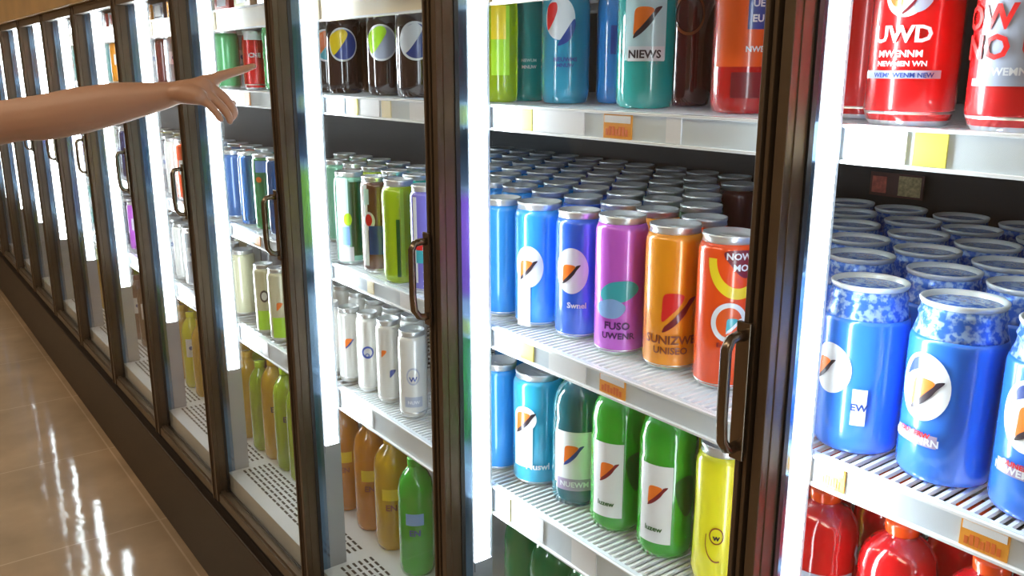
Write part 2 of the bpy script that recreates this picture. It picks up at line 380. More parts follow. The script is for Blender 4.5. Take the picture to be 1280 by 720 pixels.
# ---------------------------------------------------------------- structure
XL, XR = XK[-1], XK[0]
def sbox(name, mat, *dims, bevel=0):
    return struct(MB().box(*dims).obj(name, mat, None, bevel))
# floor: polished tan tiles with pale joints
def floor_mat():
    mt, nt, bs, o = nm('polished_tan_tile'); tc = nt.nodes.new('ShaderNodeTexCoord'); mp = nt.nodes.new('ShaderNodeMapping')
    mp.inputs['Location'].default_value = (.0, .08, 0)
    nt.links.new(tc.outputs['Object'], mp.inputs[0])
    br = nt.nodes.new('ShaderNodeTexBrick'); br.offset = 0; br.inputs['Scale'].default_value = 1
    br.inputs['Brick Width'].default_value = .8; br.inputs['Row Height'].default_value = .8; br.inputs['Mortar Size'].default_value = .004; br.inputs['Mortar Smooth'].default_value = .3
    br.inputs['Color1'].default_value = (.47, .345, .225, 1); br.inputs['Color2'].default_value = (.45, .33, .215, 1); br.inputs['Mortar'].default_value = (.60, .46, .32, 1)
    nt.links.new(mp.outputs[0], br.inputs[0])
    n = nt.nodes.new('ShaderNodeTexNoise'); n.inputs['Scale'].default_value = 3.5; n.inputs['Detail'].default_value = 5; nt.links.new(tc.outputs['Object'], n.inputs[0])
    cr = nt.nodes.new('ShaderNodeValToRGB'); cr.color_ramp.elements[0].color = (.82, .82, .82, 1); cr.color_ramp.elements[1].color = (1.15, 1.12, 1.1, 1); cr.color_ramp.elements[0].position = .3; cr.color_ramp.elements[1].position = .7
    nt.links.new(n.outputs['Fac'], cr.inputs[0])
    mx = nt.nodes.new('ShaderNodeMixRGB'); mx.blend_type = 'MULTIPLY'; mx.inputs[0].default_value = 1
    nt.links.new(br.outputs['Color'], mx.inputs[1]); nt.links.new(cr.outputs[0], mx.inputs[2]); nt.links.new(mx.outputs[0], bs.inputs['Base Color'])
    bs.inputs['Roughness'].default_value = .07; bs.inputs['Specular IOR Level'].default_value = .5
    n2 = nt.nodes.new('ShaderNodeTexNoise'); n2.inputs['Scale'].default_value = 9; n2.inputs['Detail'].default_value = 2; nt.links.new(tc.outputs['Object'], n2.inputs[0])
    bp = nt.nodes.new('ShaderNodeBump'); bp.inputs['Strength'].default_value = .25; bp.inputs['Distance'].default_value = .004
    nt.links.new(n2.outputs['Fac'], bp.inputs['Height']); nt.links.new(bp.outputs[0], bs.inputs['Normal']); return mt
FX0, FX1, FY0, FY1, CZ = -9.6, 2.2, -2.6, 1.9, 3.0
sbox('floor', floor_mat(), FX0, FX1, FY0, FY1, -.1, 0)
sbox('ceiling', pbr('warm_ceiling', (.62, .50, .36), .7, 0, 0, .5, 0, .05, 0, 3), FX0, FX1, FY0, FY1, CZ, CZ + .1)
WALL = pbr('warm_wall', (.42, .30, .19), .6, 0, 0, .5, 0, .25, 0, 2)
sbox('wall_front', WALL, FX0, FX1, FY0 - .1, FY0, 0, CZ)
sbox('wall_back', WALL, FX0, FX1, FY1, FY1 + .1, 0, CZ)
sbox('wall_left', WALL, FX0 - .1, FX0, FY0, FY1, 0, CZ)
sbox('wall_right', WALL, FX1, FX1 + .1, FY0, FY1, 0, CZ)
sbox('trim_1', KICK, XL, XR, GY - .025, GY + .05, 0.0, -1.355 + EYE, bevel=.004)            # kickplate under the doors
sbox('trim_2', pbr('black_recess', (.008, .007, .006), .6), XL, XR, GY + .0, 1.64, -1.355 + EYE, -1.302 + EYE)
sbox('trim_3', pbr('golden_header_board', (.60, .38, .15), .35, .1, .3, .5, 0, .35, 0, 5), XL, XR, GY - .05, GY + .03, .230 + EYE, .62 + EYE, bevel=.004)
sbox('trim_4', WALL, XL, XR, GY + .035, FY1 - .001, .252 + EYE, CZ - .001)
# ceiling fixtures
for i, x in enumerate((.9, -1.3, -3.5, -5.7, -7.9)):
    e = empty('ceiling_light', (x, -.75, CZ), 'long warm white ceiling light above the aisle, %s from the right' % ORD[i], 'ceiling light', 'aisle ceiling lights')
    
    MB().box(-.78, .78, -.17, .17, -.05, -.001).obj('housing', WHITEP, e, .004)
    MB().box(-.75, .75, -.14, .14, -.058, -.0505).obj('diffuser', CEILM, e)

# ---------------------------------------------------------------- drinks at the front of the shelves
def zt(s): return (ST[s] if s < 4 else DECK) + .0012
W3, O3 = 'white', 'orange'
def bolt(dx, z, s, disc=1.5, disc_ink='white', o='orange', e='black'):
    return [('disc', disc_ink, dx, z, s * disc * .92, s * disc * 1.12), ('bolt', o, dx - .02, z + .02, s, e)]
small = 'WENM MWNE'
P = []
# bay 0 (right edge)
product('can', 'red', .047, .190, -.529, .943, zt(1), 'red can with a white disc logo on the top shelf of the rightmost bay',
        [('disc', 'white', -.28, .72, .46, .52), ('ring', 'grey', -.10, .72, .40, .16, -PI / 2, PI / 2, 1.1), ('poly', 'orange', -.42, .72, .24, ell(.9, 1.3)), ('bolt', 'white', -.22, .66, .22, 'maroon'),
         ('text', 'white', -.30, .46, .50, 'UWD'), ('text', 'white', -.30, .38, .20, 'MWENNM'), ('text', 'white', -.25, .33, .16, 'NEWMEN WN'), ('rect', 'grey', -.25, .285, .82, .022), ('text', 'navy', -.2, .27, .14, 'WEMNWENM NEW')])
gridt = [('rect', 'grey', -.05, .60, .78, .36)]
for i, row in enumerate(['UE NE', 'RO DO', 'OW WO', 'NO UW']): gridt.append(('text', 'red', -.05, .80 - i * .145, .64, row))
product('can', 'red', .049, .190, -.404, .925, zt(1), 'red can covered in large block letters, on the top shelf at the right edge', gridt + [('text', 'white', .1, .285, .2, 'WEMN WNE'), ('rect', 'grey', 0, .25, .9, .018)], az=-.1)
product('can', 'red', .046, .190, -.64, 1.03, zt(1), 'plain red can half behind the light tube on the top shelf of the rightmost bay')
product('can', 'red', .047, .190, -.285, .925, zt(1), 'red can on the top shelf just outside the right edge', simple=True)
bb = lambda dx, dz=0: [('disc', 'white', dx, .60 + dz, .60, .76), ('poly', 'navy', dx - .10, .66 + dz, .38, spline([(-.9, -.2), (-.5, .8), (.2, 1.1), (.1, .5), (-.5, .1)])), ('bolt', 'orange', dx + .02, .58 + dz, .46, 'black'),
                       ('rect', 'mauve', dx - .05, .31 + dz, .50, .035), ('text', 'white', dx - .05, .285 + dz, .22, 'NEWEMRN'), ('text', 'red', dx - .05, .325 + dz, .16, 'OUNERW')]
product('jug', 'blue', .0495, .202, -.548, .935, zt(2), 'bright blue wide-mouthed can beside the light tube, leftmost in the rightmost bay',
        [('disc', 'white', -.75, .50, .55, .62), ('bolt', 'orange', -.95, .50, .36, 'black'), ('rect', 'white', .02, .30, .16, .11), ('text', 'navy', .02, .28, .24, 'EW')])
product('jug', 'blue', .0505, .202, -.440, .940, zt(2), 'bright blue wide-mouthed can with logo facing out, second in the rightmost bay\'s front row', bb(-.62, -.06))
product('jug', 'blue', .0505, .202, -.333, .935, zt(2), 'bright blue wide-mouthed can cut off by the right edge of the picture', bb(-.42, -.05))
blueback = None
for j in range(5):
    y = 1.062 + j * .104; x = -.70 * y; i = 0
    while x < -.36 * y:
        xx = x + random.uniform(-.006, .006)
        lab = 'bright blue wide-mouthed can, %s row back, %s from the left, rightmost bay' % (OD[j + 1], OD[i])
        if blueback is None: blueback = product('jug', 'blue', .0495, .202, xx, y, zt(2), lab, group='blue cans behind in the rightmost bay')
        else: copy_tree(blueback, (xx, y, zt(2) + EYE), lab)
        x += .107; i += 1
rb = None
for j in range(2):
    for i in range(4):
        x, y = -.60 + i * .105 - j * .06, .945 + j * .11
        lab = 'red bottle with an orange cap on the lower shelf of the rightmost bay' if j == 0 else 'red bottle in the back row of the lower shelf, rightmost bay'
        if j == 0:
            nm_ = ['half behind the light tube', 'under the left blue cans', 'under the middle blue can', 'at the right edge'][i]
            o = product('bottle', 'red', .046, .222, x + .015, y, zt(3), 'red orange-capped bottle on the rightmost bay\'s lower shelf, ' + nm_, [('rect', 'grey', 0, .50, 1.0, .05), ('text', 'white', -.1, .47, .3, 'NEWUM')])
            rb = o
        else: copy_tree(rb, (x, y, zt(3) + EYE), 'red bottle, second row back, %s from the left, lower shelf of the rightmost bay' % OD[i], 'red bottles behind in the rightmost bay')

# bay 1: purple / orange bay
z1 = zt(1)
product('cup', 'lime', .033, .182, -1.336, .97, z1, dh=.24, label='green and yellow bottle beside the light tube on the top shelf', decals=[('rect', 'lime', 0, .45, .5, .25), ('rect', 'yellow', -.1, .58, .4, .12)])
product('cup', 'teal', .041, .182, -1.354, 1.045, z1, dh=.24, label='plain teal green bottle left of the blue globe-logo bottle', decals=[('text', 'pale', .1, .30, .182, 'NEWUM'), ('text', 'white', .1, .25, .2, 'MNUW')])
product('cup', 'cyan', .043, .182, -1.223, 1.030, z1, dh=.24, label='blue bottle with a red, white and blue globe logo on the top shelf', decals=
        [('disc', 'white', -.25, .595, .62, .82), ('poly', 'red', -.48, .61, .40, spline([(-.7, .9), (.2, 1.3), (.3, .4), (-.3, -.9), (-.75, -1.2)])), ('poly', 'navy', -.05, .52, .44, spline([(.85, .9), (.95, .1), (.4, -1.0), (-.6, -1.4), (.1, -.2)])),
         ('text', 'navy', .0, .30, .22, 'NEUWMS'), ('text', 'navy', .0, .26, .2, 'MNUW')])
product('cup', 'skyblue', .033, .182, -1.170, 1.10, z1, dh=.24, label='translucent blue bottle right of the globe-logo bottle', decals=[('rect', 'steel' if 0 else 'navy', .2, .45, .45, .10)])
product('cup', 'teal', .045, .178, -1.000, 1.005, z1, dh=.24, label='aqua bottle with an orange and black bird-shaped logo on the top shelf', decals=
        [('rect', 'pale', -.05, .50, .72, .20), ('bolt', 'orange', -.12, .55, .62, 'black'), ('rect', 'white', 0, .34, .62, .045), ('text', 'black', -.05, .315, .36, 'NIEWS')])
product('cup', 'maroon', .036, .182, -1.014, 1.12, z1, dh=.24, label='dark maroon brown bottle between the aqua and the red bottle', decals=[('ring', 'brown', -.1, .6, .7, .6, 0, 2 * PI, 1.3)])
product('cup', 'red', .043, .182, -.806, 1.00, z1, dh=.24, label='bright red bottle against the door post on the top shelf', decals=
        [('rect', 'redor', 0, .48, 1.0, .22), ('rect', 'navy', .35, .56, .30, .10), ('text', 'white', .35, .58, .3, 'UE'), ('text', 'white', .35, .50, .3, 'EU'), ('rect', 'maroon', .25, .16, .6, .07), ('text', 'white', .3, .34, .24, 'NWE')])
z2 = zt(2)
product('can', 'skyblue', .038, .217, -1.275, .93, z2, 'light blue can mostly hidden behind the light tube, middle shelf')
product('can', 'skyblue', .0435, .219, -1.186, .945, z2, 'blue can with white and orange logo, left of the darker blue one, middle shelf',
        [('disc', 'white', -.45, .50, .62, .84), ('rect', 'white', -.66, .27, .32, .26), ('bolt', 'orange', -.55, .49, .50, 'black')])
product('can', 'royal', .0395, .216, -1.088, .952, z2, 'dark blue can with a white ring logo, just left of the purple can',
        [('disc', 'white', -.30, .55, .72, .98), ('bolt', 'orange', -.42, .54, .52, 'black'), ('text', 'white', -.05, .26, .34, 'Swnel')])
product('can', 'purple', .0415, .222, -.985, .952, z2, 'purple can with blue shapes, between the blue and orange cans',
        [('poly', 'teal', -.05, .44, .85, spline([(-.9, .1), (-.4, .6), (.5, .7), (.9, .3), (.3, -.2), (-.6, -.3)])), ('poly', 'sky', -.30, .34, .72, spline([(-.9, .2), (.0, .6), (.7, .2), (.3, -.4), (-.6, -.4)])),
         ('text', 'violet', -.1, .20, .40, 'FUSO'), ('text', 'violet', -.05, .13, .34, 'UWENR')])
product('can', 'orange', .0430, .220, -.885, .965, z2, 'orange can with a red bird-shaped logo, between the purple and red cans',
        [('poly', 'maroon', .10, .43, .78, SWISH), ('poly', 'red', .02, .47, .70, LEAF), ('text', 'brown', .0, .20, .42, 'SUNIZWE'), ('text', 'brown', .0, .13, .34, 'UNISEO')])
product('can', 'redorange', .0430, .222, -.782, .965, z2, 'red orange can with a yellow slice and white ring logo, beside the door handle',
        [('ring', 'yellow', .35, .86, 1.0, .72, PI * 1.0, PI * 1.62, 1.3), ('poly', 'maroon', .42, .86, .6, spline([(-.9, .4), (.8, .4), (.9, -.5), (.2, -1.0), (-.5, -.4)])), ('text', 'white', .35, .86, .3, 'NOWI'), ('text', 'white', .42, .79, .3, 'MOI'), ('disc', 'white', .12, .46, .56, .66), ('disc', 'redor', .12, .46, .40, .50),
         ('bolt', 'teal', .20, .45, .32, 'white'), ('text', 'maroon', -.05, .30, .2, 'Enw')])
# rows behind on the middle shelf
protos = {}
for j in range(6):
    y = 1.050 + j * .092; x = -1.40 * y + (.045 if j % 2 else 0); i = 0
    while x < -.80 * y:
        q = (x + 1.4 * y) / (.6 * y)
        c = 'skyblue' if q < .35 else ('royal' if q < .6 else ('steelblue' if q < .72 else ('darkgreen' if q < .9 else 'maroon')))
        if j == 0: c = 'skyblue' if q < .3 else 'royal' if q < .5 else 'steelblue' if q < .68 else 'orange' if q < .85 else 'redorange'
        cn = {'skyblue': 'light blue', 'royal': 'dark blue', 'steelblue': 'slate blue', 'darkgreen': 'dark green', 'maroon': 'maroon', 'orange': 'orange', 'redorange': 'red'}[c]
        lab = '%s can, %s row back, %s from the left, middle shelf of second bay' % (cn, OD[j + 1], OD[i]); grp = cn + ' cans behind on the middle shelf of the second bay'
        xx = x + random.uniform(-.005, .005)
        if c not in protos: protos[c] = product('can', c, .0395, .219, xx, y, z2, lab, group=grp)
        else: copy_tree(protos[c], (xx, y, z2 + EYE), lab)
        x += .094; i += 1
z3 = zt(3)
product('can', 'skyblue', .036, .213, -1.272, .92, z3, 'blue can mostly behind the light tube on the lower shelf')
product('can', 'cyan', .0465, .215, -1.186, .945, z3, 'cyan blue can with a half-hidden orange logo on the lower shelf',
        [('rect', 'white', -.62, .42, .42, .24), ('disc', 'white', -.55, .62, .50, .50), ('bolt', 'orange', -.62, .60, .56, 'black'), ('text', 'white', .0, .17, .36, 'Nuswl')])
product('bottle', 'darkteal', .0445, .245, -1.082, .952, z3, 'dark teal bottle with a white logo label, between the cyan can and the green bottles',
        [('rect', 'white', -.18, .38, .80, .20), ('bolt', 'orange', -.25, .42, .52, 'navy'), ('rect', 'mauve', -.1, .18, .72, .045), ('text', 'white', -.1, .165, .3, 'NUEWM')])
for n, (x, y, lab) in enumerate([(-.975, .950, 'green bottle with a white label, right of the dark teal bottle'), (-.868, .955, 'green bottle with a white label, left of the yellow can')]):
    product('bottle', 'green', .0460, .262, x, y, z3, lab, [('rect', 'white', -.40, .36, .58, .25), ('bolt', 'orange', -.42, .43, .46, 'maroon'), ('poly', 'deepgreen', .62, .42, .62, spline([(-.5, .9), (.4, 1.1), (.5, -.6), (.1, -1.2), (-.4, -.4)])), ('text', 'deepgreen', -.42, .19, .26, 'luzew')])
product('tallcan', 'yellow', .0400, .222, -.760, .955, z3, 'bright yellow slim can on the lower shelf next to the door post',
        [('ring', 'brown', -.10, .40, .26, .22, 0, 2 * PI, 1.3), ('text', 'black', -.10, .37, .34, 'w'), ('ring', 'gold' if 0 else 'brown', -.08, .36, .42, .39, PI * .9, PI * 1.6, 2.0)])
for i, c in enumerate(['skyblue', 'darkteal', 'green', 'green', 'lime', 'yellow']):
    product('bottle', c, .043, .235, -1.42 + i * .104, 1.065, z3, {'skyblue': 'blue', 'darkteal': 'dark teal', 'green': 'green', 'lime': 'lime green', 'yellow': 'yellow'}[c] + ' bottle, second row back, %s from the left, lower shelf of second bay' % OD[i], simple=True)
for n, (x, y, lab) in enumerate([(-1.350, 1.05, 'dull green bottle standing on the cooler deck beside the light tube'), (-1.235, 1.03, 'dull green bottle on the cooler deck, second from the light tube'), (-1.12, 1.03, 'dull green bottle on the cooler deck, third from the light tube'), (-1.0, 1.03, 'dull green bottle on the cooler deck, fourth from the light tube')]):
    product('bottle', 'palegreen', .052, .31, x, y, zt(4), lab, [('rect', 'brown', .1, .44, .4, .08), ('text', 'cream', .1, .42, .3, 'UNWE')])

# bay 2: colas / white cans
glo = lambda c1, c2, dx: [('disc', 'white', dx, .66, .84, .92), ('disc', c2, dx + .03, .66, .74, .82), ('poly', c1, dx - .14, .70, .60, spline([(-.9, .5), (.2, 1.1), (.75, .7), (.3, -.2), (-.6, -1.2), (-1.0, -.2)]))]
for x, y, lab, dd in [(-2.13, 1.00, 'dark cola bottle with an orange and yellow logo, leftmost by the light tube', glo('orange', 'teal', 0)),
                      (-2.03, 1.0, 'dark cola bottle with a yellow, white and blue globe logo on the top shelf', glo('yellow', 'navy', -.1)),
                      (-1.82, 1.0, 'dark cola bottle with a lime green and grey globe logo on the top shelf', glo('lime', 'grey', -.25)),
                      (-1.67, .99, 'dark cola bottle with a white logo, next to the bronze door post', glo('white', 'navy', 0))]:
    product('cup', 'cola', .043, .175, x, y, z1, lab, dd)
for x, y in ((-2.06, 1.10), (-1.92, 1.10), (-1.76, 1.09)):
    product('cup', 'brown', .04, .175, x, y, z1, 'plain brown bottle behind the dark colas on the top shelf, %s from the left' % ('first' if x < -2 else 'second' if x < -1.8 else 'third'), simple=True, group='brown bottles behind the colas')
product('can', 'mint', .036, .214, -1.842, .905, z2, 'pale mint green can with a lime leaf print, middle shelf, third bay', [('rect', 'pale', -.55, .52, .42, .42), ('rect', 'deepgreen', .5, .5, .5, .4), ('disc', 'lime', -.2, .50, .26, .4), ('rect', 'white', -.4, .12, .5, .08), ('rect', 'sky', -.4, .32, .3, .1)])
product('can', 'brown', .033, .214, -1.727, .910, z2, 'brown can with a white and red oval badge, between the mint and lime cans', [('rect', 'white', -.72, .5, .16, .42), ('disc', 'white', -.50, .55, .42, .62), ('disc', 'red', -.50, .56, .24, .4), ('rect', 'navy', .2, .35, .7, .15), ('rect', 'pale', -.6, .8, .18, .08)])
product('tallcan', 'lime', .037, .219, -1.612, .905, z2, 'lime green can on the middle shelf of the third bay', [('rect', 'deepgreen', -.1, .35, .10, .28), ('rect', 'lime', .15, .5, .10, .42)])
product('can', 'violet', .032, .218, -1.503, .905, z2, 'violet blue can half behind the door handle', [('rect', 'white', -.75, .5, .14, .4), ('rect', 'red', -.2, .45, .5, .05), ('rect', 'teal', -.2, .35, .5, .06)])
for x, y, h, lab, dd, hh in [(-1.962, .890, .185, 'white can with an orange red mark, leftmost of the white cans beside the light tube', [('rect', 'redor', 0, .5, .3, .12)], .028),
                      (-1.878, .905, .188, 'white can with an orange and navy logo, second of the white cans', [('poly', 'orange', -.1, .55, .62, LEAF), ('bolt', 'orange', -.15, .55, .5, 'navy')], .0285),
                      (-1.792, .910, .193, 'white can with a round navy logo, third of the white cans', [('ring', 'navy', -.05, .52, .52, .36, 0, 2 * PI, 1.1), ('text', 'navy', -.1, .46, .5, 'Q')], .0265),
                      (-1.700, .915, .197, 'white can with small orange and navy marks, fourth of the white cans', [('poly', 'orange', -.4, .62, .4, LEAF), ('poly', 'navy', .25, .38, .45, LEAF)], .0285),
                      (-1.592, .915, .198, 'white can with a grey banner, rightmost of the white cans at the door post', [('rect', 'grey', 0, .20, .62, .06), ('ring', 'grey', 0, .5, .45, .36, 0, 2 * PI, 1.4), ('text', 'navy', 0, .44, .5, 'W'), ('text', 'white', 0, .18, .32, 'NUW')], .0315)]:
    product('can', 'white', hh, h, x, y, z3, lab, dd)
wc = None
for j in range(2):
    for i in range(6):
        x, y = -2.17 + i * .09 - j * .12, .99 + j * .08
        lab = 'white can, %s row back, %s from the left, lower shelf of third bay' % (OD[j + 1], OD[i])
        if wc is None: wc = product('can', 'white', .0285, .19, x, y, z3, lab, group='white cans behind in the third bay')
        else: copy_tree(wc, (x, y, z3 + EYE), lab)
for j in range(2):
    for i in range(5):
        x, y = -2.10 + i * .10 - j * .14, 1.00 + j * .09
        c = ['mint', 'brown', 'lime', 'steelblue', 'teal'][i]
        product('can', c, .034, .214, x, y, z2, '%s can, %s row back, middle shelf of third bay' % ({'mint': 'mint green', 'steelblue': 'slate blue', 'lime': 'lime green'}.get(c, c), ['second', 'third'][j]), simple=True)
for x, y, r, h, c, lab in [(-2.105, .985, .041, .318, 'amber', 'orange juice bottle on the cooler deck beside the light tube, leftmost in the third bay'),
                        (-1.965, .990, .044, .315, 'amber', 'orange juice bottle with a small yellow label, second from the light tube'),
                        (-1.845, .990, .047, .308, 'gold', 'golden yellow bottle on the cooler deck with a green neck'),
                        (-1.700, .975, .044, .305, 'green', 'bright green bottle on the cooler deck next to the door post')]:
    product('bottle', c, r, h, x, y, zt(4), lab, [('rect', 'yellow' if c != 'green' else 'sky', -.1, .52, .5, .05), ('text', 'brown' if c != 'green' else 'navy', -.1, .38, .5, 'EN')])

# bay 3: the one pointed at
product('cup', 'palegreen', .045, .175, -2.44, 1.0, z1, 'pale green bottle at the fingertip, on the top shelf of the pointed-at bay', [('rect', 'cream', 0, .2, .7, .1)])
product('can', 'red', .034, .165, -2.55, .97, z1, 'red can with white marks above the pointing finger', [('text', 'white', 0, .55, .5, 'CNE'), ('rect', 'white', 0, .9, .9, .06)])
product('cup', 'green', .045, .175, -2.32, 1.0, z1, 'green bottle on the top shelf next to the door post of the pointed-at bay')
product('cup', 'grey', .035, .175, -2.23, .98, z1, 'grey bottle hidden behind the door post of the pointed-at bay')
product('cup', 'steelblue', .030, .20, -2.50, .91, z2, 'slate blue bottle by the light tube on the middle shelf of the pointed-at bay')
product('cup', 'palegreen', .032, .202, -2.395, .915, z2, 'bright green bottle with a cyan top and orange dot in the pointed-at bay', [('rect', 'sky', 0, .88, .8, .08), ('disc', 'orange', -.5, .7, .25, .25)])
product('cup', 'steelblue', .032, .202, -2.29, .915, z2, 'slate blue bottle next to the door post of the pointed-at bay')
product('can', 'cream', .030, .204, -2.40, .895, z3, 'cream can with a dark oval badge, left of its pair in the pointed-at bay', [('disc', 'black', -.1, .55, .4, .6), ('disc', 'white', -.1, .55, .25, .4), ('rect', 'lime', 0, .2, .8, .14)])
product('can', 'cream', .032, .209, -2.30, .90, z3, 'cream can with an orange mark, next to the handle of the pointed-at bay', [('poly', 'orange', -.1, .5, .5, LEAF), ('rect', 'lime', 0, .2, .8, .14)])
for i, c in enumerate(['gold', 'lime', 'lime', 'gold']):
    product('bottle', c, .042, .33, -2.54 + i * .10, .955, zt(4), '%s bottle on the deck of the pointed-at bay, %s from the left' % ({'gold': 'golden', 'lime': 'yellow green'}[c], ORD[i].replace('rightmost', 'first')), [('text', 'black', 0, .5, .6, 'EN')], simple=True)

# far bays: front rows seen as narrow slices
pal = {4: [['silver', 'red', 'green', 'white', 'palegreen'], ['redorange', 'teal', 'mint', 'steelblue', 'steelblue'], ['silver', 'grey', 'navy', 'silver', 'cream'], ['maroon', 'red', 'maroon', 'gold', 'lime']],
       5: [['cream', 'grey', 'white', 'silver', 'maroon'], ['yellow', 'silver', 'yellow', 'grey', 'white'], ['silver', 'grey', 'brown', 'silver', 'white'], ['gold', 'yellow', 'gold', 'yellow', 'gold']],
       6: [['red', 'orange', 'navy', 'teal', 'orange'], ['purple', 'navy', 'maroon', 'grey', 'navy'], ['navy', 'maroon', 'grey', 'navy', 'purple'], ['maroon', 'brown', 'maroon', 'brown', 'maroon']]}
defp = [['red', 'orange', 'darkgreen', 'teal', 'gold'], ['teal', 'navy', 'violet', 'darkgreen', 'steelblue'], ['navy', 'grey', 'steelblue', 'teal', 'navy'], ['gold', 'lime', 'gold', 'brown', 'lime']]
CN = {'palegreen': 'pale green', 'darkgreen': 'dark green', 'steelblue': 'slate blue', 'redorange': 'red orange', 'mint': 'mint green', 'lime': 'lime green', 'gold': 'golden', 'cream': 'cream', 'navy': 'navy blue'}
far_cache = {}
for b in range(4, 10):
    xl = XK[b + 1]; wdt = XK[b] - xl
    pl = pal.get(b, defp)
    for s in (1, 2, 3, 4):
        for i in range(5):
            for j in range(2):
                c = pl[s - 1][i] if j == 0 else pl[s - 1][(i + 2) % 5]
                st, h = ('bottle', .30) if s == 4 else (('can', .205) if s > 1 else ('can', .17))
                x, y = xl + (.085 if b > 4 else .045) + i * (wdt - .15) / 4, .915 + j * .10 + (.03 if s == 4 else 0)
                lab = '%s %s %s, %s of five, %s row, %s bay left of the hand' % (CN.get(c, c), 'bottle' if s == 4 else 'can', ['top shelf', 'middle shelf', 'lower shelf', 'deck'][s - 1], OD[i], ['front', 'back'][j], OD[b - 4])
                grp = '%s drinks, shelf %s of bay %s, row %s' % (CN.get(c, c), s, b + 1, j + 1)
                key = (st, c, h)
                if key in far_cache: copy_tree(far_cache[key], (x, y, zt(s) + EYE), lab, grp)
                else: far_cache[key] = product(st, c, .038, h, x, y, zt(s), lab, [('rect', 'white', -.2, .55, .5, .12), ('disc', 'navy' if c != 'navy' else 'orange', -.2, .55, .2, .2)] if j == 0 else (), group=grp, simple=True)
            if i % 2 == 0 and s == 1:
                pass
# small cartons on the uppermost shelf of the far bays
carton = None
for b in range(3, 10):
    for i in range(4):
        xl = XK[b + 1]; x = xl + .09 + i * (XK[b] - xl - .16) / 3
        c = ['red', 'white', 'orange', 'navy', 'cream'][(b * 3 + i) % 5]
        e = empty('drink_carton', (x, .93, ST[0] + EYE + .0012), '%s drink carton, %s from the left, uppermost shelf of the %s bay from the right' % (c, OD[i], ORD[b]), 'carton', '%s cartons on the uppermost shelf of bay %d' % (c, b + 1))
        MB().box(-.06, .06, -.03, .03, 0, .064).obj('box', can_mat(c), e, .002)
        MB().box(-.035, .035, -.0312, -.0302, .02, .055).obj('label', INK['white' if c != 'white' else 'red'], e)
# flat card painted as a reflected aisle display, behind the rightmost bay
nt_ = empty('reflection_card', (-.91, 1.608, -.222 + EYE), 'card standing in for a reflected aisle display, on the cooler back above blue cans', 'card')
MB().box(-.055, .055, 0, .003, -.022, .024).obj('card', pbr('reflection_dark', (.10, .03, .03), .4), nt_)
MB().box(.005, .050, -.001, -.0002, -.018, .020).obj('picture', pbr('reflection_tan', (.75, .42, .20), .5, 0, 0, .5, 0, .9, 0, 160), nt_)  # patches coloured like the reflected goods
MB().box(-.050, -.020, -.001, -.0002, -.016, .016).obj('picture', pbr('reflection_red', (.70, .12, .08), .5, 0, 0, .5, 0, .7, 0, 120), nt_)  # red patch of the same stand-in for the reflected display

